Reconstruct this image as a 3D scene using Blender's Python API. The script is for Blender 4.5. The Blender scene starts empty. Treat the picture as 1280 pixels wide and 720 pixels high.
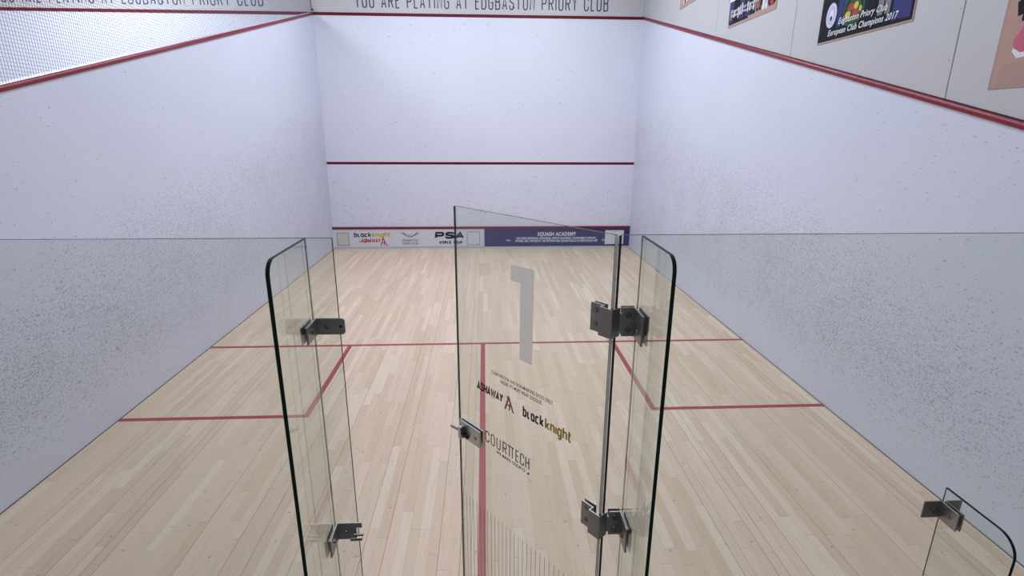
import bpy, bmesh, math, random
from mathutils import Vector, Matrix
random.seed(7)
sc = bpy.context.scene
col = sc.collection
V = Vector

# ------------------------------------------------------------------ camera
W, L = 3.2, 9.75                       # half court width, court length (m)
CAM = (0.037, -1.740, 2.462)
YAW, PITCH, ROLL, FPX = 0.0515, -0.2853, 0.0045, 670.6
cam = bpy.data.objects.new('camera', bpy.data.cameras.new('camera'))
col.objects.link(cam); sc.camera = cam
cam.data.sensor_width = 36.0; cam.data.lens = FPX / 1280 * 36; cam.data.clip_start = 0.05
_f = V((math.sin(YAW)*math.cos(PITCH), math.cos(YAW)*math.cos(PITCH), math.sin(PITCH)))
_r = V((math.cos(YAW), -math.sin(YAW), 0)); _u = _r.cross(_f)
_r2 = _r*math.cos(ROLL) + _u*math.sin(ROLL); _u2 = -_r*math.sin(ROLL) + _u*math.cos(ROLL)
cam.matrix_world = Matrix(((_r2.x, _u2.x, -_f.x, CAM[0]), (_r2.y, _u2.y, -_f.y, CAM[1]),
                           (_r2.z, _u2.z, -_f.z, CAM[2]), (0, 0, 0, 1)))
# ------------------------------------------------------------------ world, lights, exposure
w = bpy.data.worlds.new('world'); sc.world = w; w.use_nodes = True
w.node_tree.nodes['Background'].inputs[0].default_value = (0.55, 0.58, 0.65, 1)
w.node_tree.nodes['Background'].inputs[1].default_value = 0.25
vs = sc.view_settings
vs.view_transform = 'Standard'; vs.look = 'None'; vs.exposure = -0.66; vs.gamma = 1.0; vs.use_curve_mapping = False

def area(name, loc, sx, sy, power, color, rot=(0, 0, 0)):
    l = bpy.data.lights.new(name, 'AREA'); l.shape = 'RECTANGLE'; l.size = sx; l.size_y = sy
    l.energy = power; l.color = color
    o = bpy.data.objects.new(name, l); o.location = loc; o.rotation_euler = rot; col.objects.link(o)
    return o
COOL = (0.81, 0.905, 1.0)
for x in (-1.3, 1.3):
    area('court_lamp', (x, 7.2, 6.0), 0.5, 1.8, 138, COOL)
    area('court_lamp', (x, 4.5, 6.0), 0.5, 1.8, 112, COOL)
for x in (-0.8, 0.8):
    area('court_lamp', (x, 1.5, 6.0), 0.5, 1.6, 62, COOL)
for y in (7.7, 4.6):
    area('court_lamp', (-6.6, y, 6.0), 2.5, 1.6, 350, COOL)
area('gallery_fill', (0.0, -3.2, 4.6), 2.4, 0.6, 75, (1.0, 0.96, 0.9))  # unseen fill light added behind the camera to brighten hinges and brackets

# ------------------------------------------------------------------ materials
MATS = {}
def mat(name, rgb, rough=0.5, metal=0.0, spec=0.5, noise=None):
    if name in MATS: return MATS[name]
    m = bpy.data.materials.new(name); m.use_nodes = True; nt = m.node_tree
    b = nt.nodes['Principled BSDF']
    b.inputs['Base Color'].default_value = (*rgb, 1); b.inputs['Roughness'].default_value = rough
    b.inputs['Metallic'].default_value = metal; b.inputs['Specular IOR Level'].default_value = spec
    if noise:                                  # (scale vector, amount)
        tc = nt.nodes.new('ShaderNodeTexCoord'); mp = nt.nodes.new('ShaderNodeMapping')
        mp.inputs['Scale'].default_value = noise[0]
        nz = nt.nodes.new('ShaderNodeTexNoise'); nz.inputs['Scale'].default_value = 1.0; nz.inputs['Detail'].default_value = 4
        mx = nt.nodes.new('ShaderNodeMix'); mx.data_type = 'RGBA'
        mx.inputs['A'].default_value = (*[c*(1-noise[1]) for c in rgb], 1)
        mx.inputs['B'].default_value = (*[min(1, c*(1+noise[1])) for c in rgb], 1)
        nt.links.new(tc.outputs['Object'], mp.inputs['Vector']); nt.links.new(mp.outputs[0], nz.inputs['Vector'])
        nt.links.new(nz.outputs['Fac'], mx.inputs['Factor']); nt.links.new(mx.outputs['Result'], b.inputs['Base Color'])
    MATS[name] = m
    return m

class NT:                                     # terse node maths
    def __init__(s, m): s.m = m; s.nt = m.node_tree; s.n = s.nt.nodes; s.l = s.nt.links
    def new(s, t, **k):
        n = s.n.new(t)
        for a, b in k.items(): setattr(n, a, b)
        return n
    def _in(s, sock, v):
        if hasattr(v, 'is_linked') or isinstance(v, bpy.types.NodeSocket): s.l.new(v, sock)
        else: sock.default_value = v
    def math(s, op, a, b=0.0, c=0.0, clamp=False):
        n = s.new('ShaderNodeMath', operation=op); n.use_clamp = clamp
        s._in(n.inputs[0], a); s._in(n.inputs[1], b); s._in(n.inputs[2], c)
        return n.outputs[0]
    def step(s, x, lo, hi):                   # smooth ramp 0..1
        n = s.new('ShaderNodeMapRange', interpolation_type='SMOOTHSTEP')
        s._in(n.inputs[0], x); n.inputs[1].default_value = lo; n.inputs[2].default_value = hi
        n.inputs[3].default_value = 0; n.inputs[4].default_value = 1
        return n.outputs[0]
    def mix(s, f, a, b):
        n = s.new('ShaderNodeMix', data_type='RGBA')
        s._in(n.inputs['Factor'], f); s._in(n.inputs['A'], a); s._in(n.inputs['B'], b)
        return n.outputs['Result']

def wall_mat(name, rgb, kind, rough=0.42, mark=(0.23, 0.22, 0.25, 1)):
    """painted plaster with ball marks: kind 'side' (Y,Z plane) or 'front' (X,Z plane)"""
    m = bpy.data.materials.new(name); m.use_nodes = True; g = NT(m)
    b = g.n['Principled BSDF']; b.inputs['Roughness'].default_value = rough
    b.inputs['Specular IOR Level'].default_value = 0.35
    tc = g.new('ShaderNodeTexCoord'); sp = g.new('ShaderNodeSeparateXYZ'); g.l.new(tc.outputs['Object'], sp.inputs[0])
    a = sp.outputs['Y'] if kind == 'side' else sp.outputs['X']; z = sp.outputs['Z']
    nz = g.new('ShaderNodeTexNoise'); nz.inputs['Scale'].default_value = 1.3; nz.inputs['Detail'].default_value = 5
    g.l.new(tc.outputs['Object'], nz.inputs['Vector'])
    base = g.mix(nz.outputs['Fac'], (*[c*0.965 for c in rgb], 1), (*[min(1, c*1.03) for c in rgb], 1))
    def cells(sa, sz, seed, rot):
        cb = g.new('ShaderNodeCombineXYZ')
        g._in(cb.inputs[0], a); g._in(cb.inputs[1], z)
        mp = g.new('ShaderNodeMapping'); mp.inputs['Rotation'].default_value = (0, 0, rot)
        g.l.new(cb.outputs[0], mp.inputs[0])
        m2 = g.new('ShaderNodeMapping'); m2.inputs['Scale'].default_value = (sa, sz, 1); m2.inputs['Location'].default_value = (seed, seed*2.1, 0)
        g.l.new(mp.outputs[0], m2.inputs[0])
        dn = g.new('ShaderNodeTexNoise'); dn.inputs['Scale'].default_value = 1.7; g.l.new(m2.outputs[0], dn.inputs['Vector'])
        ad = g.new('ShaderNodeVectorMath', operation='MULTIPLY_ADD')
        g.l.new(dn.outputs['Color'], ad.inputs[0]); ad.inputs[1].default_value = (0.7, 0.7, 0); g.l.new(m2.outputs[0], ad.inputs[2])
        vo = g.new('ShaderNodeTexVoronoi'); vo.voronoi_dimensions = '2D'; vo.inputs['Scale'].default_value = 1.0
        g.l.new(ad.outputs[0], vo.inputs['Vector'])
        cs = g.new('ShaderNodeSeparateColor'); g.l.new(vo.outputs['Color'], cs.inputs[0])
        return vo.outputs['Distance'], cs.outputs[0], cs.outputs[1]
    if kind == 'side':
        lo = g.step(z, 0.12, 0.72)
        top = g.math('ADD', g.math('MULTIPLY', a, 0.20), 1.22)
        hi = g.step(g.math('SUBTRACT', top, z), -0.15, 0.95)
        den = g.math('MULTIPLY', lo, hi)
        back = g.step(a, 0.2, 2.2)
        den = g.math('MULTIPLY', den, g.math('ADD', g.math('MULTIPLY', back, 0.6), 0.4))
        rare = g.math('MULTIPLY', g.step(g.math('SUBTRACT', 4.3, z), 0.0, 2.5), 0.026)
        sets = ((34, 74, 3.1, 0.12, 1.0), (48, 110, 11.7, -0.45, 1.1), (20, 76, 5.3, -0.18, 0.55), (60, 95, 21.7, 0.7, 1.0), (52, 120, 33.3, 0.25, 1.0))
    else:
        lo = g.step(z, 0.4, 0.7); hi = g.math('SUBTRACT', 1.0, g.step(z, 0.7, 1.7))
        den = g.math('MULTIPLY', g.math('MULTIPLY', lo, hi), 0.22)
        rare = 0.02
        sets = ((26, 34, 3.1, 0.0, 1.0), (44, 50, 9.1, 0.5, 1.0))
    big = g.new('ShaderNodeTexNoise'); big.inputs['Scale'].default_value = 2.4; big.inputs['Detail'].default_value = 3
    g.l.new(tc.outputs['Object'], big.inputs['Vector'])
    den = g.math('MULTIPLY', den, g.math('MULTIPLY_ADD', big.outputs['Fac'], 1.5, 0.15))
    den = g.math('ADD', den, rare)
    tot = None
    for sa, sz, seed, rot, k in sets:
        d, r1, r2 = cells(sa, sz, seed, rot)
        present = g.math('LESS_THAN', r1, g.math('MULTIPLY', den, 0.62*k))
        rad = g.math('MULTIPLY_ADD', r2, 0.30, 0.10)
        spot = g.math('SUBTRACT', 1.0, g.math('DIVIDE', d, rad), clamp=True)
        spot = g.math('MULTIPLY', g.math('MULTIPLY', g.math('MINIMUM', g.math('MULTIPLY', spot, 2.2), 1.0), present),
                      g.math('MULTIPLY_ADD', r2, 0.55, 0.22))
        tot = spot if tot is None else g.math('MAXIMUM', tot, spot)
    res = g.mix(tot, base, mark)
    g.l.new(res, b.inputs['Base Color'])
    bp = g.new('ShaderNodeBump'); bp.inputs['Strength'].default_value = 0.05; bp.inputs['Distance'].default_value = 0.01
    n2 = g.new('ShaderNodeTexNoise'); n2.inputs['Scale'].default_value = 9; g.l.new(tc.outputs['Object'], n2.inputs['Vector'])
    g.l.new(n2.outputs['Fac'], bp.inputs['Height']); g.l.new(bp.outputs[0], b.inputs['Normal'])
    return m

def floor_mat():
    m = bpy.data.materials.new('maple_strip_floor'); m.use_nodes = True; g = NT(m)
    b = g.n['Principled BSDF']
    tc = g.new('ShaderNodeTexCoord'); sp = g.new('ShaderNodeSeparateXYZ'); g.l.new(tc.outputs['Object'], sp.inputs[0])
    x, y = sp.outputs['X'], sp.outputs['Y']
    RW, BL = 0.066, 0.95
    row = g.math('FLOOR', g.math('DIVIDE', x, RW))
    wn = g.new('ShaderNodeTexWhiteNoise', noise_dimensions='1D'); g.l.new(row, wn.inputs['W'])
    yy = g.math('ADD', g.math('DIVIDE', y, BL), g.math('MULTIPLY', wn.outputs['Value'], 7.3))
    brd = g.math('FLOOR', yy)
    cb = g.new('ShaderNodeCombineXYZ'); g.l.new(row, cb.inputs[0]); g.l.new(brd, cb.inputs[1])
    w2 = g.new('ShaderNodeTexWhiteNoise', noise_dimensions='2D'); g.l.new(cb.outputs[0], w2.inputs['Vector'])
    s2 = g.new('ShaderNodeSeparateColor'); g.l.new(w2.outputs['Color'], s2.inputs[0])
    cr = g.new('ShaderNodeValToRGB'); e = cr.color_ramp.elements
    e[0].position = 0; e[0].color = (0.645, 0.478, 0.345, 1); e[1].position = 1; e[1].color = (0.765, 0.606, 0.472, 1)
    k = cr.color_ramp.elements.new(0.5); k.color = (0.702, 0.532, 0.400, 1)
    k = cr.color_ramp.elements.new(0.85); k.color = (0.737, 0.556, 0.434, 1)
    g.l.new(s2.outputs[0], cr.inputs[0])
    # grain, stretched along the boards, different in every board
    c3 = g.new('ShaderNodeCombineXYZ'); g._in(c3.inputs[0], g.math('MULTIPLY', x, 55.0)); g._in(c3.inputs[1], g.math('MULTIPLY', y, 4.0))
    g._in(c3.inputs[2], g.math('MULTIPLY', w2.outputs['Value'], 40.0))
    gr = g.new('ShaderNodeTexNoise'); gr.inputs['Scale'].default_value = 1.0; gr.inputs['Detail'].default_value = 5; gr.inputs['Distortion'].default_value = 0.6
    g.l.new(c3.outputs[0], gr.inputs['Vector'])
    gf = g.step(gr.outputs['Fac'], 0.48, 0.80)
    colr = g.mix(g.math('MULTIPLY', gf, 0.22), cr.outputs[0], (0.30, 0.22, 0.15, 1))
    # joints along the strips (every strip faint, about one in three stronger), and butt ends
    fx = g.math('FRACT', g.math('DIVIDE', x, RW)); ex = g.math('MINIMUM', fx, g.math('SUBTRACT', 1.0, fx))
    near = g.math('FLOOR', g.math('ADD', g.math('DIVIDE', x, RW), 0.5))
    w3 = g.new('ShaderNodeTexWhiteNoise', noise_dimensions='1D'); g.l.new(g.math('ADD', near, 31.7), w3.inputs['W'])
    stg = g.math('MULTIPLY_ADD', g.step(w3.outputs['Value'], 0.66, 0.76), 0.50, 0.08)
    jx = g.math('MULTIPLY', g.math('LESS_THAN', ex, 0.030), stg)
    fy = g.math('FRACT', yy); ey = g.math('MINIMUM', fy, g.math('SUBTRACT', 1.0, fy))
    jy = g.math('MULTIPLY', g.math('LESS_THAN', ey, 0.0016), 0.4)
    colr = g.mix(g.math('MAXIMUM', jx, jy), colr, (0.10, 0.065, 0.045, 1))
    # little dark knots and dents
    vo = g.new('ShaderNodeTexVoronoi'); vo.inputs['Scale'].default_value = 2.6; vo.voronoi_dimensions = '2D'
    g.l.new(tc.outputs['Object'], vo.inputs['Vector'])
    kn = g.math('LESS_THAN', vo.outputs['Distance'], 0.018)
    colr = g.mix(g.math('MULTIPLY', kn, 0.5), colr, (0.09, 0.06, 0.045, 1))
    bn = g.new('ShaderNodeTexNoise'); bn.inputs['Scale'].default_value = 0.8; g.l.new(tc.outputs['Object'], bn.inputs['Vector'])
    colr = g.mix(g.math('MULTIPLY', g.step(bn.outputs['Fac'], 0.4, 0.7), 0.10), colr, (0.50, 0.45, 0.38, 1))
    g.l.new(colr, b.inputs['Base Color'])
    b.inputs['Roughness'].default_value = 0.55; b.inputs['Specular IOR Level'].default_value = 0.3
    return m

def glass_mat(name, tint, gloss=1.0):
    """clear sheet without refraction: tinted transmission plus Schlick reflection, alike for every ray"""
    m = bpy.data.materials.new(name); m.use_nodes = True; g = NT(m)
    g.n.remove(g.n['Principled BSDF']); out = g.n['Material Output']
    lw = g.new('ShaderNodeLayerWeight'); lw.inputs[0].default_value = 0.5
    f = g.math('MULTIPLY_ADD', g.math('POWER', lw.outputs['Facing'], 5.0), 0.9, 0.035*gloss)
    t = g.new('ShaderNodeBsdfTransparent'); t.inputs[0].default_value = (*tint, 1)
    r = g.new('ShaderNodeBsdfGlossy'); r.inputs['Roughness'].default_value = 0.0; r.inputs[0].default_value = (0.95, 1, 0.98, 1)
    mx = g.new('ShaderNodeMixShader'); g.l.new(f, mx.inputs[0]); g.l.new(t.outputs[0], mx.inputs[1]); g.l.new(r.outputs[0], mx.inputs[2])
    g.l.new(mx.outputs[0], out.inputs[0])
    return m

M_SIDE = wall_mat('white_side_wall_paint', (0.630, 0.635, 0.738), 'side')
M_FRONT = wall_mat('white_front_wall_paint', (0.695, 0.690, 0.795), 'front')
M_ABOVE = mat('grey_white_board', (0.53, 0.51, 0.53), 0.6, noise=((1.5, 1.5, 1.5), 0.03))
M_CLAD = mat('white_cladding_board', (0.49, 0.475, 0.50), 0.5, noise=((1.5, 1.5, 1.5), 0.03))
M_FLOOR = floor_mat()
M_LINE = mat('red_court_line_paint', (0.37, 0.045, 0.068), 0.5, noise=((30, 30, 30), 0.10))
M_LINE_D = mat('dark_red_wall_line', (0.135, 0.004, 0.012), 0.5, spec=0.2)
M_RAIL = mat('red_rail_plastic', (0.215, 0.010, 0.024), 0.30, spec=0.35)
M_GLASS = glass_mat('clear_glass', (0.943, 0.961, 0.950))
M_EDGE = mat('dark_green_glass_edge', (0.008, 0.024, 0.018), 0.45, spec=0.08)
M_EDGE_T = mat('grey_green_top_edge', (0.055, 0.075, 0.07), 0.45, spec=0.08)
M_PALE = None
M_JOINT = mat('grey_clear_joint', (0.10, 0.11, 0.11), 0.5, spec=0.2)
M_STEEL = mat('brushed_dark_steel', (0.38, 0.35, 0.335), 0.38, 0.9, noise=((3, 3, 160), 0.25))
M_STEEL_L = mat('bright_brushed_steel', (0.50, 0.50, 0.50), 0.33, 1.0, noise=((3, 3, 160), 0.15))
M_BOLT = mat('steel_bolt', (0.30, 0.29, 0.28), 0.25, 1.0)
M_DARKB = mat('dark_steel_bolt', (0.20, 0.19, 0.18), 0.35, 0.8)
M_BLACK = mat('black_plastic', (0.012, 0.012, 0.014), 0.5)
def frost_mat():
    m = bpy.data.materials.new('grey_frosted_film'); m.use_nodes = True; g = NT(m); g.n.remove(g.n['Principled BSDF'])
    d = g.new('ShaderNodeBsdfDiffuse'); d.inputs[0].default_value = (0.60, 0.55, 0.52, 1)
    t = g.new('ShaderNodeBsdfTranslucent'); t.inputs[0].default_value = (0.98, 0.93, 0.90, 1)
    mx = g.new('ShaderNodeMixShader'); mx.inputs[0].default_value = 0.88
    g.l.new(d.outputs[0], mx.inputs[1]); g.l.new(t.outputs[0], mx.inputs[2]); g.l.new(mx.outputs[0], g.n['Material Output'].inputs[0])
    return m
M_FROST = frost_mat()
def pale_mat():  # painted light: the bright reflection of a polished glass edge as a pale colour
    m = bpy.data.materials.new('pale_edge_glint'); m.use_nodes = True; g = NT(m); g.n.remove(g.n['Principled BSDF'])
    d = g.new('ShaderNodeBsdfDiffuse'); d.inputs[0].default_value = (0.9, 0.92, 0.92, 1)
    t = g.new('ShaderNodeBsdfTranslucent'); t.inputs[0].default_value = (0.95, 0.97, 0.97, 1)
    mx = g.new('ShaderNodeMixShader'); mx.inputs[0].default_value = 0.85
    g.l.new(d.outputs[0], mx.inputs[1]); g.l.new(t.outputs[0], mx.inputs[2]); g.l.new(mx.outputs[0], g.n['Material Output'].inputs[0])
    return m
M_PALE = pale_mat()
M_TIN_W = mat('white_printed_board', (0.62, 0.63, 0.68), 0.5, noise=((60, 60, 60), 0.06))
M_TIN_B = mat('navy_printed_board', (0.028, 0.028, 0.135), 0.5, noise=((3, 3, 3), 0.15))
M_INK = mat('black_ink', (0.012, 0.013, 0.03), 0.5)
M_NAVY = mat('dark_navy_ink', (0.03, 0.032, 0.09), 0.5)
M_RED = mat('red_ink', (0.50, 0.02, 0.04), 0.5)
M_YEL = mat('yellow_ink', (0.55, 0.42, 0.03), 0.5)
M_WHITE = mat('white_ink', (0.75, 0.75, 0.80), 0.5)
M_GREY = mat('grey_ink', (0.16, 0.16, 0.20), 0.5)
M_GAP = mat('dark_joint', (0.06, 0.055, 0.05), 0.8)
M_NET = mat('black_net_cord', (0.07, 0.08, 0.12), 0.7)

# ------------------------------------------------------------------ mesh helpers
def mesh_obj(name, verts, faces, mats, parent=None, fmat=None, origin=(0, 0, 0), smooth=False):
    me = bpy.data.meshes.new(name)
    o0 = V(origin)
    me.from_pydata([tuple(V(v) - o0) for v in verts], [], faces)
    if not isinstance(mats, (list, tuple)): mats = [mats]
    for m in mats: me.materials.append(m)
    if fmat:
        for p, i in zip(me.polygons, fmat): p.material_index = i
    if smooth:
        for p in me.polygons: p.use_smooth = True
    me.update()
    o = bpy.data.objects.new(name, me); col.objects.link(o)
    if parent: o.parent = parent
    o.location = (0, 0, 0) if parent else o0      # a part is drawn from its thing's own origin
    return o

class MB:
    """collects shapes in a local frame; build() makes ONE mesh"""
    def __init__(s): s.v = []; s.f = []; s.m = []
    def add(s, verts, faces, mi=0):
        n = len(s.v); s.v += [tuple(v) for v in verts]
        for f in faces: s.f.append([i+n for i in f]); s.m.append(mi)
        return s
    def box(s, a, b, mi=0):
        (x0, y0, z0), (x1, y1, z1) = a, b
        x0, x1 = sorted((x0, x1)); y0, y1 = sorted((y0, y1)); z0, z1 = sorted((z0, z1))
        vs_ = [(x0,y0,z0),(x1,y0,z0),(x1,y1,z0),(x0,y1,z0),(x0,y0,z1),(x1,y0,z1),(x1,y1,z1),(x0,y1,z1)]
        return s.add(vs_, [(0,3,2,1),(4,5,6,7),(0,1,5,4),(1,2,6,5),(2,3,7,6),(3,0,4,7)], mi)
    def prism(s, pts, O, U, Vv, N, t, mi=0, rim=None):
        """closed 2-D outline (ccw) extruded from O along N by t"""
        O, U, Vv, N = map(V, (O, U, Vv, N)); n = len(pts)
        a = [O + U*p[0] + Vv*p[1] for p in pts]; b = [q + N*t for q in a]
        s.add(a + b, [tuple(range(n-1, -1, -1)), tuple(range(n, 2*n))], mi)
        k = len(s.v) - 2*n
        for i in range(n):
            j = (i+1) % n
            s.f.append([k+i, k+j, k+n+j, k+n+i]); s.m.append(rim if rim is not None else mi)
        return s
    def cyl(s, c, axis, r, h, seg=20, mi=0, r2=None):
        c = V(c); ax = V(axis).normalized(); u = ax.orthogonal().normalized(); v = ax.cross(u)
        r2 = r if r2 is None else r2
        a = [c + (u*math.cos(t) + v*math.sin(t))*r for t in [2*math.pi*i/seg for i in range(seg)]]
        b = [c + ax*h + (u*math.cos(t) + v*math.sin(t))*r2 for t in [2*math.pi*i/seg for i in range(seg)]]
        k = len(s.v); s.add(a+b, [tuple(range(seg-1, -1, -1)), tuple(range(seg, 2*seg))], mi)
        for i in range(seg):
            j = (i+1) % seg; s.f.append([k+i, k+j, k+seg+j, k+seg+i]); s.m.append(mi)
        return s
    def ribbon(s, pts, wd, O, U, Vv, N, t=0.0006, closed=False, mi=0):
        """polyline stroke with mitred corners, wd wide, t thick"""
        O, U, Vv, N = map(V, (O, U, Vv, N)); P = [V((p[0], p[1])) for p in pts]; n = len(P); L_, R_ = [], []
        for i in range(n):
            d0 = (P[i]-P[i-1]).normalized() if (i > 0 or closed) else None
            d1 = (P[(i+1) % n]-P[i]).normalized() if (i < n-1 or closed) else None
            if d0 is None: d0 = d1
            if d1 is None: d1 = d0
            n0, n1 = V((-d0.y, d0.x)), V((-d1.y, d1.x)); mt = (n0+n1)
            mt = mt.normalized() if mt.length > 1e-4 else n0
            k = min(2.2, 1/max(0.2, mt.dot(n0)))
            L_.append(P[i] + mt*wd/2*k); R_.append(P[i] - mt*wd/2*k)
        q = lambda p, h: O + U*p.x + Vv*p.y + N*h
        base = len(s.v)
        for i in range(n): s.v += [tuple(q(R_[i], 0)), tuple(q(L_[i], 0)), tuple(q(R_[i], t)), tuple(q(L_[i], t))]
        for i in range(n if closed else n-1):
            a, b = base+4*i, base+4*((i+1) % n)
            for f in ((a+2, b+2, b+3, a+3), (a, a+1, b+1, b), (a, b, b+2, a+2), (a+1, a+3, b+3, b+1)):
                s.f.append(list(f)); s.m.append(mi)
        return s
    def build(s, name, mats, parent=None, origin=(0, 0, 0), smooth=False):
        return mesh_obj(name, s.v, s.f, mats, parent, s.m, origin, smooth)

def bevel(o, wd, seg=2):
    b = o.modifiers.new('bevel', 'BEVEL'); b.width = wd; b.segments = seg; b.limit_method = 'ANGLE'; b.angle_limit = math.radians(40)
    return o
def tag(o, label, cat, group=None, kind=None):
    o['label'] = label; o['category'] = cat
    if group: o['group'] = group
    if kind: o['kind'] = kind
    return o
def struct(o, label=None):
    o['kind'] = 'structure'
    if label: o['label'] = label
    return o
def empty(name, loc, rz=0.0):
    o = bpy.data.objects.new(name, None); o.empty_display_size = 0.1; col.objects.link(o)
    o.location = loc; o.rotation_euler = (0, 0, rz); return o

def arc(cx, cy, rx, ry, a0, a1, n=8):
    return [(cx+rx*math.cos(math.radians(a0+(a1-a0)*i/n)), cy+ry*math.sin(math.radians(a0+(a1-a0)*i/n))) for i in range(n+1)]
def rrect(x0, y0, x1, y1, r, n=5):
    return arc(x1-r, y0+r, r, r, -90, 0, n)+arc(x1-r, y1-r, r, r, 0, 90, n)+arc(x0+r, y1-r, r, r, 90, 180, n)+arc(x0+r, y0+r, r, r, 180, 270, n)
def ellipse(cx, cy, rx, ry, n=20): return arc(cx, cy, rx, ry, 0, 360*(n-1)/n, n-1)

# stroke letters, drawn on a unit cell (x 0..1, y 0..1)
Rt, Rb = [(1, .80), (.93, .93), (.72, 1), (.28, 1), (.07, .93), (0, .80)], [(0, .20), (.07, .07), (.28, 0), (.72, 0), (.93, .07), (1, .20)]
GL = {
 'A': [[(0, 0), (.5, 1), (1, 0)], [(.17, .27), (.83, .27)]],
 'B': [[(0, .53), (0, 1), (.68, 1), (.92, .93), (.96, .82), (.96, .68), (.88, .57), (.66, .53), (0, .53)], [(.66, .53), (.92, .45), (1, .32), (1, .18), (.92, .05), (.68, 0), (0, 0), (0, .53)]],
 'C': [[(1, .70)] + Rt + Rb + [(1, .30)]],
 'D': [[(0, 0), (0, 1), (.60, 1), (.90, .93), (1, .80), (1, .20), (.90, .07), (.60, 0), (0, 0)]],
 'E': [[(1, 1), (0, 1), (0, 0), (1, 0)], [(0, .52), (.85, .52)]],
 'G': [[(1, .72)] + Rt + Rb + [(1, .47), (.52, .47)]],
 'H': [[(0, 0), (0, 1)], [(1, 0), (1, 1)], [(0, .52), (1, .52)]],
 'I': [[(.5, 0), (.5, 1)]],
 'K': [[(0, 0), (0, 1)], [(1, 1), (.05, .45)], [(.35, .60), (1, 0)]],
 'L': [[(0, 1), (0, 0), (1, 0)]],
 'M': [[(0, 0), (0, 1), (.5, .3), (1, 1), (1, 0)]],
 'N': [[(0, 0), (0, 1), (1, 0), (1, 1)]],
 'O': [Rt + Rb + [(1, .80)]],
 'P': [[(0, 0), (0, 1), (.70, 1), (.95, .93), (1, .82), (1, .62), (.95, .51), (.70, .44), (0, .44)]],
 'Q': [Rt + Rb + [(1, .80)], [(.6, .25), (1, -.05)]],
 'R': [[(0, 0), (0, 1), (.70, 1), (.95, .93), (1, .82), (1, .64), (.95, .53), (.70, .47), (0, .47)], [(.55, .47), (1, 0)]],
 'S': [[(1, .72)] + Rt + [(0, .68), (.10, .58), (.90, .42), (1, .32), (1, .20)] + Rb[::-1] + [(0, .28)]],
 'T': [[(0, 1), (1, 1)], [(.5, 1), (.5, 0)]],
 'U': [[(0, 1)] + Rb + [(1, 1)]],
 'W': [[(0, 1), (.25, 0), (.5, .85), (.75, 0), (1, 1)]],
 'Y': [[(0, 1), (.5, .45), (1, 1)], [(.5, .45), (.5, 0)]],
 # rounded techno lower case
 'b': [[(0, 1), (0, 0), (.75, 0), (1, .14), (1, .52), (.75, .66), (0, .66)]],
 'l': [[(0, .66), (0, .12), (.22, 0), (.9, 0)]],
 'a': [[(1, .66), (.22, .66), (0, .52), (0, .14), (.22, 0), (1, 0), (1, .66)]],
 'c': [[(1, .66), (.22, .66), (0, .52), (0, .14), (.22, 0), (1, 0)]],
 'k': [[(0, 1), (0, 0)], [(.95, .66), (.4, .33), (0, .33)], [(.4, .33), (.95, 0)]],
 'n': [[(0, 0), (0, .66), (.75, .66), (1, .52), (1, 0)]],
 'i': [[(.5, 0), (.5, .66)]],
 'g': [[(1, 0), (.22, 0), (0, .14), (0, .52), (.22, .66), (1, .66), (1, -.15), (.8, -.28), (.1, -.28)]],
 'h': [[(0, 1), (0, 0)], [(0, .66), (.75, .66), (1, .52), (1, 0)]],
 't': [[(.15, .95), (.15, .14), (.4, 0), (1, 0)], [(.15, .66), (.95, .66)]],
}
NARROW = {'I': .25, 'i': .25, 'M': 1.3, 'W': 1.45, 'E': .86, 'L': .82, 'l': .8, 'T': 1.0, 't': .75, ' ': .62}
def stroke_text(mb, txt, a0, a1, b0, h, sw, O, U, Vv, N, t=0.0006, shear=0.0, gap=0.32, mi=0):
    """letters fitted between a0 and a1 on baseline b0, cap height h, stroke width sw"""
    tot = sum(NARROW.get(c, 1.0) for c in txt) + gap*(len(txt)-1)
    unit = (a1-a0)/tot; x = a0
    for c in txt:
        wd = unit*NARROW.get(c, 1.0)
        for pl in GL.get(c, []):
            pts = [(x + sw/2 + px*(wd-sw) + shear*(sw/2+py*(h-sw)), b0 + sw/2 + py*(h-sw)) for px, py in pl]
            mb.ribbon(pts, sw, O, U, Vv, N, t, mi=mi)
        x += wd + unit*gap
    return mb
def font_text(name, txt, a0, a1, b0, h, O, U, Vv, N, m, parent, origin=(0, 0, 0), t=0.0006, shear=0.0, bold=0.0):
    """built-in letters as a real mesh, fitted to width a1-a0 and height h"""
    cu = bpy.data.curves.new('txt', 'FONT'); cu.body = txt; cu.shear = shear; cu.offset = bold; cu.resolution_u = 3; cu.space_character = 1.08
    to = bpy.data.objects.new('txt', cu); col.objects.link(to)
    dg = bpy.context.evaluated_depsgraph_get(); dg.update()
    me = bpy.data.meshes.new_from_object(to.evaluated_get(dg))
    col.objects.unlink(to); bpy.data.objects.remove(to)
    xs = [v.co.x for v in me.vertices]; x0, x1 = min(xs), max(xs)
    O, U, Vv, N = map(V, (O, U, Vv, N)); kx = (a1-a0)/(x1-x0); ky = h/0.70
    vs2 = [O + U*(a0+(v.co.x-x0)*kx) + Vv*(b0+v.co.y*ky) + N*t for v in me.vertices]
    o = mesh_obj(name, vs2, [list(p.vertices) for p in me.polygons], m, parent, None, origin)
    return o

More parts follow.
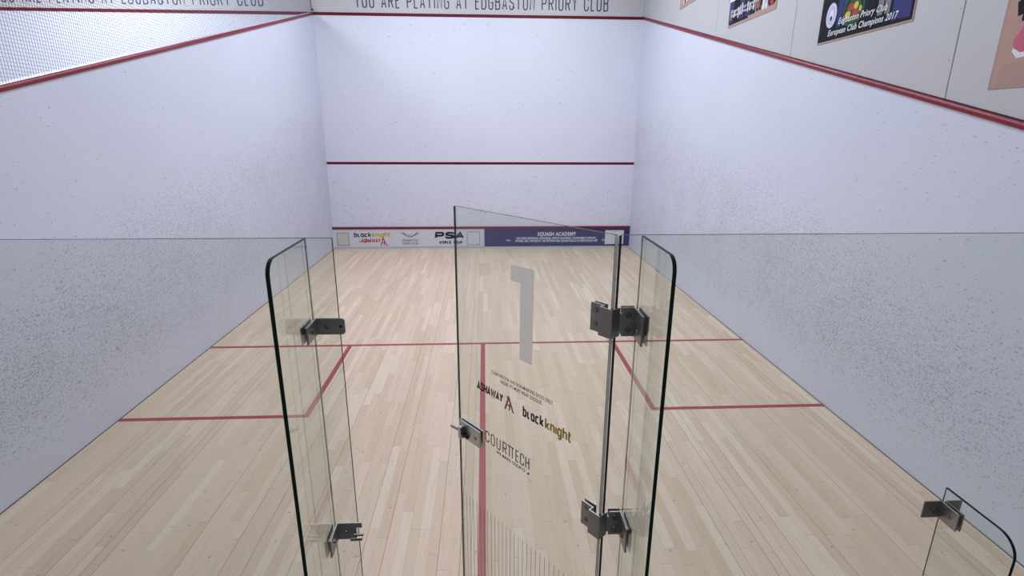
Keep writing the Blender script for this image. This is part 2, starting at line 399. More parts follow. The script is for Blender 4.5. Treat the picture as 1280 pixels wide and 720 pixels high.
# =================================================================== SETTING
# floor with painted lines
fl = struct(MB().box((-W, 0.0, -0.1), (W, L, 0)).build('floor', M_FLOOR))
def line(name, pts_a, pts_b, m, parent):
    return MB().box(pts_a, pts_b).build(name, m, parent)
HT = 0.0012
line('short_line', (-W, 4.26, 0), (W, 4.31, HT), M_LINE, fl)
line('half_court_line', (-0.025, 0.0, 0), (0.025, 4.26, HT), M_LINE, fl)
for s in (-1, 1):
    line('service_box_line', (s*1.55, 2.61, 0), (s*1.60, 4.26, HT), M_LINE, fl)
    line('service_box_line', (s*1.60, 2.61, 0), (s*W, 2.66, HT), M_LINE, fl)
for s in (-1, 1):
    line('wall_joint', (s*(W-0.006), 0, 0), (s*(W-0.0005), L, 0.004), M_GAP, fl)
struct(MB().box((-W, -6.0, -0.1), (W, -0.0, -0.005)).build('floor_gallery', mat('grey_carpet', (0.16, 0.17, 0.19), 0.9)))
struct(MB().box((-9.8, 0.0, -0.1), (-W-0.1, L, 0)).build('floor_neighbour', M_FLOOR))

# front wall: playing surface below the out line, board above it
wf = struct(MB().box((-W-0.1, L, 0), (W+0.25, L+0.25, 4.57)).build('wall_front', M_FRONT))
MB().box((-W-0.1, L+0.004, 4.62), (W+0.25, L+0.25, 6.4)).build('upper_board', M_ABOVE, wf)
bevel(MB().box((-W, L-0.012, 4.57), (W, L+0.2, 4.62)).build('out_line', M_LINE_D, wf), 0.004)
MB().box((-W+0.0, L-0.0012, 1.78), (W, L+0.01, 1.83)).build('service_line', M_LINE_D, wf)
FU, FV, FN = (1, 0, 0), (0, 0, 1), (0, -1, 0)
def headline(x0, x1, parent):
    mb = MB(); stroke_text(mb, 'YOU ARE PLAYING AT EDGBASTON PRIORY CLUB', x0, x1, 4.705, 0.27, 0.023, (0, L+0.004, 0), FU, FV, FN, gap=0.36)
    return mb.build('lettering', M_NAVY, parent)
headline(-2.40, 2.49, wf)

wn_ = struct(MB().box((-9.8, L, 0), (-W-0.1, L+0.25, 4.57)).build('wall_front_neighbour', M_FRONT))
MB().box((-9.8, L+0.004, 4.62), (-W-0.1, L+0.25, 6.4)).build('upper_board', M_ABOVE, wn_)
MB().box((-9.8, L-0.012, 4.57), (-W-0.1, L+0.2, 4.62)).build('out_line', M_LINE_D, wn_)
headline(-9.0, -4.11, wn_)
struct(MB().box((-10.05, -6, 0), (-9.8, L+0.25, 6.4)).build('wall_neighbour', M_CLAD))

def slope(y): return 2.13 + (4.57-2.13)*y/L     # underside of the side rails
def sloped_block(x0, x1, y0, y1, d0, d1, zlow=None):
    mb = MB()
    z = lambda y, d: (slope(y)+d)
    b0 = zlow if zlow is not None else z(y0, d0); b1 = zlow if zlow is not None else z(y1, d0)
    vv = [(x0,y0,b0),(x1,y0,b0),(x1,y1,b1),(x0,y1,b1),(x0,y0,z(y0,d1)),(x1,y0,z(y0,d1)),(x1,y1,z(y1,d1)),(x0,y1,z(y1,d1))]
    return mb.add(vv, [(0,3,2,1),(4,5,6,7),(0,1,5,4),(1,2,6,5),(2,3,7,6),(3,0,4,7)])
def rail(sx, parent):
    """rounded red out-line rail following the slope of the side wall"""
    prof = [(0.0, 0.0), (0.002, 0.0)] + arc(0.002, 0.023, 0.019, 0.023, -90, 90, 12) + [(0.0, 0.046)]
    vs_, fs = [], []; n = len(prof); st = 12
    for k in range(st+1):
        y = L*k/st
        for (d, h) in prof: vs_.append((sx*(W-d), y, slope(y)+h))
    for k in range(st):
        for i in range(n):
            j = (i+1) % n; fs.append((k*n+i, k*n+j, (k+1)*n+j, (k+1)*n+i))
    fs.append(tuple(range(n))); fs.append(tuple(range(st*n+n-1, st*n-1, -1)))
    o = mesh_obj('out_line_rail', vs_, fs, M_RAIL, parent)
    bm = bmesh.new(); bm.from_mesh(o.data); bmesh.ops.recalc_face_normals(bm, faces=bm.faces); bm.to_mesh(o.data); bm.free()
    for p in o.data.polygons: p.use_smooth = len(p.vertices) == 4
    return o
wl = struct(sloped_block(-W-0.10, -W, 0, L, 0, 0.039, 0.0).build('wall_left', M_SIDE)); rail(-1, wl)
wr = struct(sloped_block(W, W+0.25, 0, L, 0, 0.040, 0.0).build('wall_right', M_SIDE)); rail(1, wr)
# cladding boards above the right rail, narrow open joints
SE = [9.75, 8.20, 6.10, 4.10, 2.01, 0.0, -2.0, -4.0, -6.0]
for i in range(len(SE)-1):
    y1, y0 = SE[i]-0.003, SE[i+1]+0.003
    o = MB()
    zb0, zb1 = slope(y0)+0.051, slope(y1)+0.051
    vv = [(W+0.002,y0,zb0),(W+0.2,y0,zb0),(W+0.2,y1,zb1),(W+0.002,y1,zb1),(W+0.002,y0,6.4),(W+0.2,y0,6.4),(W+0.2,y1,6.4),(W+0.002,y1,6.4)]
    o.add(vv, [(0,3,2,1),(4,5,6,7),(0,1,5,4),(1,2,6,5),(2,3,7,6),(3,0,4,7)])
    c = bevel(o.build('cladding_board', M_CLAD, wr), 0.003, 1)
    if i < 5:
        sc_ = MB()
        for zz in (0.30, 0.62):
            sc_.cyl((W+0.003, y0+0.03, slope(y0)+zz), (-1, 0, 0), 0.004, 0.002, 10)
        sc_.build('screw_heads', M_BOLT, c)
MB().box((W+0.2, -6, 0), (W+0.25, L, 6.4)).build('backing_board', M_BLACK, wr)
struct(MB().box((-10.05, -6.25, 0), (W+0.25, -6.0, 6.4)).build('wall_back', mat('gallery_wall_paint', (0.42, 0.43, 0.44), 0.7)))
struct(MB().box((W, -6, 0), (W+0.2, -0.0, slope(-6)+0.05+1.4)).build('wall_gallery_right', M_CLAD))
struct(MB().box((-10.05, -6.25, 6.4), (W+0.25, L+0.25, 6.6)).build('ceiling', mat('ceiling_paint', (0.5, 0.5, 0.5), 0.8)))

# =================================================================== TIN along the foot of the front wall
tin = empty('tin_board', (0, L-0.02, 0)); TO = (0, L-0.02, 0)
tag(tin, 'white and navy sponsor tin board along the foot of the front wall', 'tin board')
TY = L-0.025
MB().box((-W, TY, 0.045), (0.022, L-0.001, 0.43)).build('white_panel', M_TIN_W, tin, TO)
MB().box((0.026, TY, 0.045), (W, L-0.001, 0.43)).build('navy_panel', M_TIN_B, tin, TO)
bevel(MB().box((-W, TY-0.012, 0.43), (W, L-0.001, 0.478)).build('top_strip', mat('dark_red_tin_strip', (0.17, 0.008, 0.022), 0.45), tin, TO), 0.006)
bs = MB(); xs = -W
while xs < W-0.01:
    xe = min(W, xs+0.72); bs.box((xs+0.003, TY-0.004, 0.0), (xe-0.003, L-0.001, 0.040)); xs = xe
bs.build('base_strip', mat('pale_metal_strip', (0.55, 0.56, 0.58), 0.4, 0.2), tin, TO)
TF = (0, TY, 0)
def tin_patch(x0, x1, z0, z1, m, name='square_patch'):
    MB().prism([(x0, z0), (x1, z0), (x1, z1), (x0, z1)], TF, FU, FV, FN, 0.003).build(name, m, tin, TO)
def tin_frame(x0, x1, z0, z1):
    MB().ribbon([(x0, z0), (x1, z0), (x1, z1), (x0, z1)], 0.010, TF, FU, FV, FN, 0.0045, closed=True).build('patch_border', M_GREY, tin, TO)
tin_patch(-3.11, -2.87, 0.085, 0.355, mat('beige_patch', (0.60, 0.54, 0.46), 0.5)); tin_frame(-3.11, -2.87, 0.085, 0.355)
tin_patch(-0.345, -0.075, 0.085, 0.365, M_TIN_W); tin_frame(-0.345, -0.075, 0.085, 0.365)
tin_patch(2.66, 3.07, 0.08, 0.385, mat('white_notice', (0.66, 0.67, 0.70), 0.5), 'notice')
font_text('notice_lettering', 'COURT 1', 2.76, 2.97, 0.345, 0.022, (0, TY-0.0035, 0), FU, FV, FN, M_GREY, tin, TO)
g_ = dict(O=TF, U=FU, Vv=FV, N=FN)
mb = MB(); stroke_text(mb, 'black', -2.755, -2.39, 0.262, 0.110, 0.022, t=0.001, gap=0.10, **g_); mb.build('logo_lettering', M_INK, tin, TO)
mb = MB(); stroke_text(mb, 'knight', -2.375, -1.98, 0.262, 0.110, 0.022, t=0.001, gap=0.10, **g_); mb.build('logo_lettering', M_YEL, tin, TO)
mb = MB(); stroke_text(mb, 'ASHAWAY', -2.62, -2.21, 0.140, 0.090, 0.020, t=0.001, gap=0.0, shear=0.20, **g_)
mb.ribbon([(-2.66, .165), (-2.61, .165)], .014, TF, FU, FV, FN, .001); mb.build('logo_lettering', M_RED, tin, TO)
def a_mark(mb, x, z, k, O, U, Vv, N):
    for pts, wd in (([(0, 0), (.35, .75), (.35, 1)], .13), ([(.42, .95), (.62, .60), (1.0, 0)], .13), ([(.28, .38), (.62, .38)], .10), ([(.62, .6), (.50, .05)], .10)):
        mb.ribbon([(x+p*k*0.8, z+q*k) for p, q in pts], wd*k, O, U, Vv, N, 0.001)
mb = MB(); a_mark(mb, -2.20, 0.07, 0.17, **g_); mb.build('logo_mark', M_RED, tin, TO)
mb = MB()                                              # winged crest above two lines of small letters
for s in (-1, 1):
    for k in range(3):
        mb.ribbon([(-1.565+s*.02, .26+.0*k), (-1.565+s*(.10+.01*k), .30+.014*k), (-1.565+s*(.20-.03*k), .345+.012*k)], .011, TF, FU, FV, FN, .001)
mb.ribbon([(-1.60, .29), (-1.565, .245), (-1.53, .29), (-1.565, .31), (-1.60, .29)], .010, TF, FU, FV, FN, .001)
mb.build('winged_crest', M_GREY, tin, TO)
font_text('crest_lettering', 'EDGBASTON', -1.735, -1.40, 0.165, 0.045, TF, FU, FV, FN, M_GREY, tin, TO, bold=0.03)
font_text('crest_lettering', 'PRIORY CLUB', -1.735, -1.40, 0.095, 0.045, TF, FU, FV, FN, M_GREY, tin, TO, bold=0.03)
mb = MB(); stroke_text(mb, 'PSA', -1.045, -0.415, 0.215, 0.155, 0.045, t=0.001, gap=0.10, shear=0.12, **g_); mb.build('logo_lettering', M_INK, tin, TO)
mb = MB(); stroke_text(mb, 'WORLD TOUR', -0.955, -0.455, 0.105, 0.066, 0.017, t=0.001, gap=0.22, **g_); mb.build('logo_lettering', M_INK, tin, TO)
font_text('panel_heading', 'SQUASH ACADEMY', 1.18, 2.02, 0.270, 0.080, TF, FU, FV, FN, M_WHITE, tin, TO, bold=0.03)
font_text('panel_small_print', 'INCLUDES INDIVIDUAL COACHING, GROUP COACHING, TOURNAMENT SUPPORT,', 0.72, 2.47, 0.198, 0.044, TF, FU, FV, FN, M_WHITE, tin, TO, bold=0.03)
font_text('panel_small_print', 'FITNESS, S&C, PHYSIO/OT, NUTRITION AND SQUASH SKILLS PLAYER/COACH APP', 0.70, 2.50, 0.138, 0.044, TF, FU, FV, FN, M_WHITE, tin, TO, bold=0.03)
for x in (0.50, 2.60):
    font_text('panel_small_mark', 'PSA', x, x+.09, .155, .035, TF, FU, FV, FN, M_WHITE, tin, TO, bold=0.02)

# =================================================================== NET above the left wall
net = empty('divider_net', (-W-0.02, 0, slope(0)+.06)); NO = tuple(net.location)
tag(net, 'fine black mesh net rising from the red rail of the left wall', 'net')
mb = MB(); NX = -W-0.02; p_ = 0.026; T = 0.0017; ZT = 6.3
y = 0.0
while y < L:
    z0 = slope(y)+0.04
    mb.add([(NX, y-T/2, z0), (NX, y+T/2, z0), (NX, y+T/2, ZT), (NX, y-T/2, ZT)], [(0, 1, 2, 3)])
    y += p_
z = 2.2
while z < ZT:                                           # rows start where the rail has risen to them
    ye = min(L, max(0.0, (z-0.05-2.13)*L/2.44))
    if ye > 0.01: mb.add([(NX, 0, z-T/2), (NX, ye, z-T/2), (NX, ye, z+T/2), (NX, 0, z+T/2)], [(0, 1, 2, 3)])
    z += p_
nm = mb.build('netting', M_NET, net, NO)
sd = nm.modifiers.new('cord', 'SOLIDIFY'); sd.thickness = T; sd.offset = 0
mb = MB(); mb.cyl((-W-0.015, L-0.03, 4.64), (0, 0, 1), 0.007, 1.66, 8)
mb.cyl((-W-0.0, L-0.035, 4.635), (0, 0, 1), 0.020, 0.035, 10); mb.build('end_cord', M_BLACK, net, NO)

# =================================================================== GLASS BACK WALL
G0, G1 = 0.0, 0.012
def glass_panel(x0, x1, z1, label):
    o = MB().prism([(x0, 0.002), (x1, 0.002), (x1, z1), (x0, z1)], (0, G0, 0), (1, 0, 0), (0, 0, 1), (0, 1, 0), G1-G0, 0, 1).build(
        'glass_wall_panel', [M_GLASS, M_EDGE], None, ((x0+x1)/2, 0, 0))
    return tag(o, label, 'glass panel', 'glass panels of the back wall')
glass_panel(-W+0.003, -0.460, 2.125, 'wide clear glass back wall panel to the left of the doorway')
rp = glass_panel(0.492, W-0.003, 2.130, 'wide clear glass back wall panel to the right of the door')

MB().box((0.4855, 0.0, 0.01), (0.4915, 0.011, 2.128)).build('dark_edge_strip', M_BLACK, rp, tuple(rp.location))['label'] = 'black strip thickening the glass edge at the doorway'  # added strip that widens the dark line of the panel's glass edge
def fin(x, ztop, depth, r, label):
    pts = [(0.0, 0.002), (depth, 0.002)] + arc(depth-r, ztop-r, r, r, 0, 90, 8) + [(0.0, ztop)]
    # outline in (distance towards the viewer, height); the edge against the back wall is clear, with a thin joint line
    mb = MB().prism(pts, (x+0.006, -0.001, 0), (0, -1, 0), (0, 0, 1), (-1, 0, 0), 0.012, 0, 1)
    mb.m[-1] = 0
    e = empty('glass_fin', (x, 0, 0)); e['group'] = 'glass fins on the back wall'
    mb.build('glass_sheet', [M_GLASS, M_EDGE], e, (x, 0, 0))
    MB().box((x-0.0022, -0.0012, 0.002), (x+0.0022, -0.0002, ztop)).build('joint', M_JOINT, e, (x, 0, 0))
    o = e
    return tag(o, label, 'glass fin')
fin(-0.545, 2.125, 0.322, 0.045, 'tall glass fin with a rounded corner left of the doorway, two steel brackets on it')
fin(0.562, 2.128, 0.322, 0.045, 'tall glass fin with a rounded corner beside the open door, both door hinges on it')
fin(1.866, 1.104, 0.305, 0.075, 'low glass fin in the bottom right corner of the view, barely half height')

def fin_bracket(x, z0, z1, side, flange, reach, label, style, backplate=None):
    """steel angle screwed to the glass wall and clamped to a fin; side=+1 flange runs to +x"""
    O = (x, -0.004, z0); e = empty('fin_bracket', O); tag(e, label, 'bracket', 'steel brackets of the glass fins')
    a = x + side*0.006; f1 = x + side*flange; t = 0.006; h = z1-z0
    yf = -0.0005
    if style == 'round':
        pts = [(0, 0)] + arc(flange-0.006-.012, .012, .012, .012, -90, 0, 4) + arc(flange-0.006-.012, h-.012, .012, .012, 0, 90, 4) + [(0, h)]
    elif style == 'notch':
        q = flange-0.006
        pts = [(0, 0), (q, 0), (q, .016), (q-.022, .016), (q-.022, h-.022), (q, h-.022), (q, h), (0, h)]
    else:
        q = flange-0.006
        pts = [(0, 0), (q, 0), (q, h), (0, h)]
    if side < 0: pts = [(-p, q_) for p, q_ in pts][::-1]
    mb = MB(); mb.prism(pts, (a, yf, z0), (1, 0, 0), (0, 0, 1), (0, -1, 0), t)
    mb.box((a, yf, z0), (a+side*t, -reach, z1))
    bevel(mb.build('angle_plate', M_STEEL, e, O), 0.0012, 2)
    mb = MB(); mb.box((x-side*0.006, -0.004, z0), (x-side*0.012, -reach, z1))
    bevel(mb.build('clamp_plate', M_STEEL, e, O), 0.0012, 2)
    if backplate:
        bevel(MB().box((x-side*0.012, yf, z0), (x-side*backplate, -0.006, z1)).build('rear_plate', M_STEEL, e, O), 0.0012, 2)
    zc = (z0+z1)/2
    mb = MB(); mb.cyl((a+side*t, -reach*0.55, zc), (side, 0, 0), 0.0085, 0.005, 14).cyl((a+side*(t+.004), -reach*0.55, zc), (side, 0, 0), 0.006, 0.004, 12, r2=0.003)
    mb.build('clamp_bolt', M_BOLT, e, O)
    MB().cyl((x-side*0.012, -reach*0.55, zc), (-side, 0, 0), 0.006, 0.007, 12).build('clamp_nut', M_DARKB, e, O)
    mb = MB(); mb.cyl((x+side*flange*0.42, yf-t, zc), (0, -1, 0), 0.0085, 0.002, 16).cyl((x+side*flange*0.42, yf-t-.002, zc), (0, -1, 0), 0.005, 0.002, 12, r2=.003)
    mb.build('face_screw', M_BOLT, e, O)
    if style == 'round':
        MB().cyl((x+side*(flange-.014), yf-t, zc), (0, -1, 0), 0.0055, 0.0006, 16).build('screw_hole', M_BLACK, e, O)
    if style == 'notch':
        q = x+side*flange
        mb = MB().box((q-.045, yf-t, z0), (q, yf-t-.012, z0+.013)); mb.cyl((q-.030, yf-t-.006, z0+.026), (1, 0, 0), .005, .036, 10)
        bevel(mb.build('bolt_keeper', M_STEEL, e, O), 0.001, 1)
    return e
fin_bracket(-0.545, 1.794, 1.853, 1, 0.105, 0.100, 'dark steel angle bracket with rounded end, upper of the two left of the doorway', 'round')
fin_bracket(-0.545, 0.955, 1.027, 1, 0.102, 0.100, 'dark steel bracket with a notched latch keeper, lower of the two left of the doorway', 'notch')
fin_bracket(1.866, 0.968, 1.044, -1, 0.080, 0.090, 'dark steel bracket joining the low glass fin to the back wall', 'square', 0.078)

# =================================================================== DOOR, standing open into the court
ANG = math.atan2(0.735, -0.581)
HX, HY = 0.478, 0.006
door = empty('glass_door', (HX, HY, 0), ANG)
tag(door, 'frameless glass door standing open into the court, grey figure 1 on it', 'door')
DW = 0.934; DS = 0.004
MB().prism([(DS, 0.012), (DW, 0.012), (DW, 2.130), (DS, 2.130)], (0, 0.006, 0), (1, 0, 0), (0, 0, 1), (0, -1, 0), 0.012, 0, 1).build(
    'glass_pane', [M_GLASS, M_EDGE_T], door)
MB().box((DS-0.0065, -0.0045, 0.012), (DS-0.0005, 0.0045, 2.128)).build('edge_glint', M_PALE, door)['label'] = 'pale strip painting the bright glint along the hinge edge'  # painted glint of the polished door edge, put in as a pale strip
DU, DV, DN = (-1, 0, 0), (0, 0, 1), (0, 1, 0); DO = (0, 0.0062, 0)   # reading direction runs towards the hinges
d_ = dict(O=DO, U=DU, Vv=DV, N=DN)
MB().prism([(-.532, 1.861), (-.473, 1.861), (-.473, 1.522), (-.396, 1.522), (-.391, 1.932), (-.532, 1.932)], DO, DU, DV, DN, 0.0006).build('figure_one', M_FROST, door)
font_text('small_notice', 'CLEAN INDOOR AND NON-MARKING SHOES ONLY.', -.663, -.267, 1.390, .017, DO, DU, DV, DN, M_INK, door, bold=0.018)
font_text('small_notice', "UNDER 19'S MUST WEAR GOGGLES.", -.602, -.329, 1.364, .017, DO, DU, DV, DN, M_INK, door, bold=0.018)
mb = MB(); stroke_text(mb, 'ASHAWAY', -.778, -.585, 1.268, .046, .0092, t=.0006, gap=0.0, shear=0.10, **d_)
mb.build('logo_lettering', mat('dark_maroon_ink', (0.10, 0.01, 0.025), 0.5), door)
mb = MB(); a_mark(mb, -.568, 1.247, 0.072, **d_); mb.build('logo_mark', mat('faded_red_ink', (0.40, 0.10, 0.10), 0.5), door)
mb = MB(); stroke_text(mb, 'black', -.449, -.318, 1.262, .054, .0090, t=.0006, gap=0.12, **d_); mb.build('logo_lettering', M_INK, door)
mb = MB(); stroke_text(mb, 'knight', -.311, -.160, 1.262, .054, .0090, t=.0006, gap=0.12, **d_); mb.build('logo_lettering', mat('mustard_ink', (0.50, 0.33, 0.01), 0.5), door)
mb = MB(); stroke_text(mb, 'COU', -.716, -.600, 1.010, .062, .0065, t=.0006, gap=0.38, **d_); mb.build('logo_lettering', mat('orange_brown_ink', (0.30, 0.085, 0.03), 0.5), door)
mb = MB(); stroke_text(mb, 'RT', -.586, -.522, 1.010, .062, .0065, t=.0006, gap=0.12, **d_); mb.build('logo_lettering', mat('red_brown_ink', (0.24, 0.06, 0.035), 0.5), door)
mb = MB(); stroke_text(mb, 'TECH', -.530, -.402, 1.010, .062, .0065, t=.0006, gap=0.30, **d_); mb.build('logo_lettering', M_GREY, door)
font_text('small_notice', 'WE MAKE COURTS', -.632, -.430, .985, .0155, DO, DU, DV, DN, M_INK, door, bold=0.03)
MB().prism([(-.420, .985), (-.402, .985), (-.402, 1.000)], DO, DU, DV, DN, .0006).build('logo_mark', M_INK, door)
mb = MB(); s_ = 0.912
while s_ > 0.03:
    mb.prism([(-s_-.0010, .03), (-s_+.0010, .03), (-s_+.0010, .612), (-s_-.0010, .612)], DO, DU, DV, DN, .0006); s_ -= 0.0295
mb.build('etched_stripes', mat('grey_stripe_print', (0.18, 0.17, 0.16), 0.6), door)
# lock: brushed plate, upright housing, little lever pointing past the edge
lk = bevel(MB().box((.752, .006, .950), (.926, .013, 1.041)).build('lock', M_STEEL_L, door), 0.0012)
lk['label'] = 'bright steel lock plate'
bevel(MB().box((.876, .013, .956), (.898, .040, 1.022)).build('lock_housing', M_STEEL_L, lk), 0.001)
mb = MB(); mb.cyl((.900, .026, .992), (1, 0.12, 0), .0065, .066, 12); mb.build('lever', M_BOLT, lk)
for (a, b) in ((.790, .990), (.838, .995), (.862, 1.005)):
    MB().cyl((a, .013, b), (0, 1, 0), .0105, .0015, 16).cyl((a, .0145, b), (0, 1, 0), .0055, .0015, 12).build('screw', M_BOLT, lk)
bevel(MB().box((.846, .013, .962), (.872, .022, .985)).build('bolt_slide', M_BLACK, lk), .001)
bevel(MB().box((.752, -.013, .950), (.926, -.006, 1.041)).build('rear_plate', M_STEEL_L, lk), 0.0012)

def door_hinge(z0, z1, label):
    e = empty('door_hinge', (HX, HY, z0), ANG); tag(e, label, 'hinge', 'hinges of the glass door')
    h = z1-z0; t = .006; up = (0, 0, 1)
    # door leaf folded into a box channel around the pivot (plan outline extruded upwards)
    lf = [(.089, .0065), (.089, .0125), (.034, .0125), (.034, .034), (-.024, .034), (-.024, -.012), (-.019, -.012),
          (-.019, .0285), (.028, .0285), (.028, .0065)]
    bevel(MB().prism(lf, (0, 0, 0), (1, 0, 0), (0, 1, 0), up, h).build('door_leaf', M_STEEL, e), .0008, 1)
    bevel(MB().box((.030, -.0125, 0), (.089, -.0065, h)).build('rear_plate', M_STEEL, e), .001, 1)
    for zz in (h*.26, h*.76):
        MB().cyl((.066, .0125, zz), (0, 1, 0), .0095, .004, 18).cyl((.066, .0165, zz), (0, 1, 0), .005, .001, 6).build('leaf_bolt', M_BOLT, e)
    MB().cyl((-.006, .016, .004), up, .006, h-.008, 14).build('pivot_pin', M_BOLT, e)
    # everything on the wall side is laid out square to the wall
    inv = Matrix.Rotation(-ANG, 4, 'Z')
    def wallside(mb, name, m, bw=.001):
        mb.v = [tuple(inv @ (V(p)-V((HX, HY, z0)))) for p in mb.v]
        return bevel(mb.build(name, m, e), bw, 1)
    xf = 0.556
    mb = MB(); mb.prism([(.509, 0), (xf, 0), (xf, h), (.509, h), (.509, h*.80), (.494, h*.80), (.494, h*.14), (.509, h*.14)],
                        (0, -.0005, z0), (1, 0, 0), (0, 0, 1), (0, -1, 0), t)
    mb.box((xf, -.0005, z0), (xf-t, -.105, z1)); wallside(mb, 'wall_leaf', M_STEEL)
    mb = MB().box((xf+.012, -.0005, z0), (xf+.018, -.105, z1)); wallside(mb, 'clamp_plate', M_STEEL)
    mb = MB().box((.509, .0125, z0), (xf, .0185, z1)); wallside(mb, 'inner_plate', M_STEEL)
    for zz in (.24, .76):
        mb = MB().cyl((.531, -.0065, z0+h*zz), (0, -1, 0), .0115, .005, 20).cyl((.531, -.0115, z0+h*zz), (0, -1, 0), .006, .001, 6)
        wallside(mb, 'wall_bolt', M_DARKB, .0005)
    mb = MB().cyl((xf-t, -.060, z0+h*.36), (-1, 0, 0), .009, .007, 16, r2=.005)
    wallside(mb, 'clamp_bolt', M_BOLT, .0005)
    wallside(MB().cyl((xf+.018, -.060, z0+h*.36), (1, 0, 0), .006, .009, 12), 'clamp_nut', M_DARKB, .0005)
    return e
door_hinge(1.772, 1.878, 'upper dark steel box hinge between the open door and the glass fin')
door_hinge(0.936, 1.042, 'lower dark steel box hinge between the open door and the glass fin')

# =================================================================== POSTERS on the right wall cladding
PC = {'black': mat('print_black', (0.012, 0.012, 0.016), .6, spec=.12), 'blue': mat('print_blue', (.04, .045, .17), .6, spec=.12), 'red': mat('print_red', (.45, .05, .06), .6, spec=.12),
      'tan': mat('print_tan', (.40, .27, .235), .6, spec=.12), 'skin': mat('print_skin', (.45, .28, .235), .6, spec=.12), 'white': mat('print_white', (.68, .68, .74), .6, spec=.12),
      'lilac': mat('print_lilac', (.48, .44, .68), .6, spec=.12), 'green': mat('print_green', (.035, .10, .035), .6, spec=.12), 'yellow': mat('print_yellow', (.60, .45, .10), .6, spec=.12),
      'pink': mat('print_pink', (.52, .13, .18), .6, spec=.12), 'grey': mat('print_grey', (.22, .20, .22), .6, spec=.12), 'violet': mat('print_violet', (.06, .045, .14), .6, spec=.12)}
PK = list(PC)
def poster(y1, z0, wd, ht, shapes, texts, label, bg='black', border=None):
    O = (W-0.002, y1, z0); e = empty('poster', O); tag(e, label, 'poster', 'posters along the right wall')
    U_, V_, N_ = (0, -1, 0), (0, 0, 1), (-1, 0, 0)
    MB().prism([(0, 0), (wd, 0), (wd, ht), (0, ht)], (W+.002, y1, z0), U_, V_, N_, .005).build('sheet', PC[border or bg], e, O)
    mb = MB(); lay = 0.0
    if border: mb.prism([(.006, .014), (wd-.012, .014), (wd-.012, ht-.02), (.012, ht-.02)], (W-.003, y1, z0), U_, V_, N_, .0003, PK.index(bg))
    for k, (c, pts) in enumerate(shapes):
        mb.prism(pts, (W-.0034, y1, z0), U_, V_, N_, .0003+.00004*k, PK.index(c))
    if mb.v: mb.build('printed_picture', [PC[k] for k in PK], e, O)
    for (tx, a0, a1, b0, h) in texts:
        font_text('caption', tx, a0, a1, b0, h, (W-.0034, y1, z0), U_, V_, N_, M_WHITE, e, O, t=.0060, shear=.25, bold=.012)
    return e
def person(cx, b, s, jacket, legs, skin='skin', k=0):
    """a standing figure printed on a poster: legs, jacket, arms, hands, head"""
    P = lambda pts: [(cx+p*s, b+q*s) for p, q in pts]
    return [(legs, P([(-.11, -.1), (-.02, -.1), (.0, .30), (.02, -.1), (.11, -.1), (.12, .45), (-.12, .45)])),
            (jacket, P([(-.15, .40), (.15, .40), (.17, .78), (.07, .86), (-.07, .86), (-.17, .78)])),
            (jacket, P([(-.17, .78), (-.22, .50), (-.17, .48), (-.12, .72)])), (jacket, P([(.12, .72), (.17, .48), (.22, .50), (.17, .78)])),
            (skin, [(x, y_) for x, y_ in ellipse(cx-.195*s, b+.46*s, .026*s, .035*s, 10)]), (skin, ellipse(cx+.195*s, b+.46*s, .026*s, .035*s, 10)),
            (skin, ellipse(cx, b+.955*s, .065*s, .085*s, 14)), ('black', P([(-.07, .98), (.07, .98), (.05, 1.05), (-.05, 1.05)]))]
sh = []
for i, (c, l) in enumerate((('black', 'black'), ('black', 'blue'), ('blue', 'black'), ('black', 'black'), ('black', 'grey'), ('red', 'blue'))):
    sh += person(.15+i*.175, .17 if i < 5 else .10, .62, c, l)
sh += [('blue', [(.97, .05), (1.15, .035), (1.15, .42), (1.0, .40)]), ('violet', [(1.02, .05), (1.04, .05), (1.03, .36), (1.01, .36)]), ('violet', [(1.09, .05), (1.11, .05), (1.10, .36), (1.08, .36)]),
       ('skin', [(.93, .25), (1.03, .27), (1.03, .33), (.95, .31)]), ('red', [(.93, .34), (1.02, .33), (1.02, .42), (.93, .42)]),
       ('lilac', ellipse(.165, .225, .075, .105, 22)), ('white', ellipse(.165, .225, .068, .096, 22)), ('lilac', ellipse(.165, .225, .058, .084, 22)), ('white', ellipse(.165, .225, .034, .052, 18)), ('violet', ellipse(.165, .20, .018, .022, 10)),
       ('green', ellipse(.47, .22, .14, .135, 26)), ('black', ellipse(.47, .22, .118, .115, 26)), ('green', ellipse(.47, .21, .105, .10, 20)), ('red', ellipse(.44, .235, .042, .035, 10)),
       ('yellow', ellipse(.50, .245, .030, .03, 10)), ('yellow', ellipse(.40, .185, .038, .03, 10)), ('red', ellipse(.50, .185, .035, .03, 10)), ('green', ellipse(.455, .20, .02, .02, 8)), ('yellow', ellipse(.56, .21, .018, .025, 8))]
poster(3.635, 3.250, 1.185, .84, sh, [('Edgbaston Priory Club', .29, .895, .132, .050), ('European Club Champions 2017', 0.16, 1.03, .052, .050)],
       'black poster of suited figures captioned European Club Champions 2017', 'black', 'tan')
sh = [('black', [(.03, .03), (.55, .03), (.50, .12), (.03, .12)]), ('violet', [(.50, .05), (.72, .06), (.70, .11), (.50, .11)]), ('black', [(.03, .18), (.35, .16), (.6, .20), (.6, .60), (.03, .60)])]
random.seed(3)
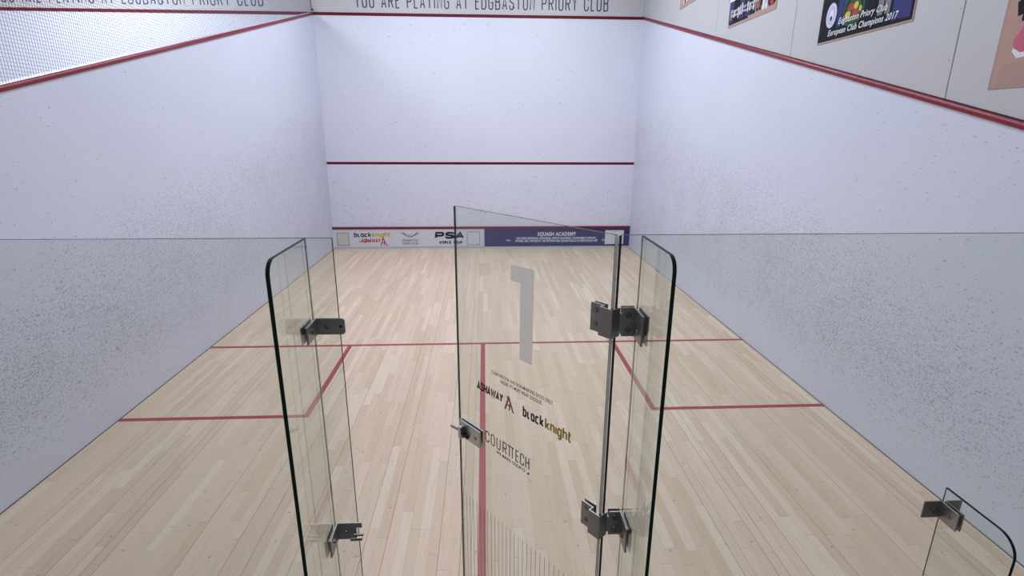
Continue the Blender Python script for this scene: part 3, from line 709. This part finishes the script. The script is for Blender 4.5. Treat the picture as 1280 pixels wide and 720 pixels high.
for i in range(8):
    c = random.choice(['red', 'white', 'red', 'black', 'violet'])
    sh += person(.07+i*.145, .10+.012*(i % 2), .50, c, random.choice(['black', 'white', 'violet']))
for i in range(22):
    a = .06+i*.05; b = .08+.03*random.random(); h = .06+.08*random.random()
    sh.append((random.choice(['red', 'white', 'white', 'black', 'skin', 'violet']), [(a, b), (a+.022, b), (a+.022, b+h), (a, b+h)]))
sh += [('red', ellipse(1.10, .10, .045, .04, 12)), ('black', ellipse(1.15, .12, .025, .05, 10)), ('red', [(.10, .34), (.40, .34), (.40, .45), (.10, .45)])]
poster(5.71, 3.737, 1.20, .84, sh, [('European Club Champions', .08, .80, .165, .034), ('Edgbaston Priory Club', .08, .70, .115, .034)],
       'poster of a crowd in red and white, next beyond the black poster', 'tan')
sh = [('white', [(.02, .02), (.5, .10), (.5, .5), (.02, .5)]), ('skin', [(.01, .02), (.16, .03), (.12, .5), (.01, .5)]), ('black', [(.20, .04), (.26, .06), (.28, .5), (.16, .5)]),
      ('green', [(.34, .10), (.42, .12), (.42, .5), (.34, .5)])] + person(.6, .12, .55, 'white', 'black') + person(.95, .12, .55, 'green', 'black')
poster(7.64, 4.335, 1.19, .84, sh, [], 'poster with tan border furthest up the right wall, only its lower corner in view', 'tan')
sh = [('skin', [(0.02, .02), (1.17, .02), (1.17, .82), (.02, .82)]), ('tan', [(.05, .02), (.9, .02), (.6, .14), (.05, .14)]),
      ('white', [(.105, .205), (.145, .165), (.36, .185), (.44, .235), (.44, .26), (.11, .235)]),
      ('pink', [(.11, .225), (.16, .195), (.36, .205), (.43, .255), (.36, .30), (.27, .34), (.26, .40), (.15, .40), (.14, .33), (.10, .27)]),
      ('black', [(.16, .30), (.24, .27), (.25, .29), (.17, .32)]), ('black', [(.16, .34), (.24, .31), (.25, .33), (.17, .36)]), ('black', [(.12, .37), (.25, .35), (.25, .42), (.12, .42)]),
      ('skin', [(.15, .40), (.25, .40), (.30, .80), (.14, .80)]), ('black', [(.09, .40), (.13, .41), (.11, .50), (.07, .48)])]
poster(1.69, 2.723, 1.19, .84, sh, [], 'tan poster with a pink trainer, cut off by the right edge of the view', 'tan')
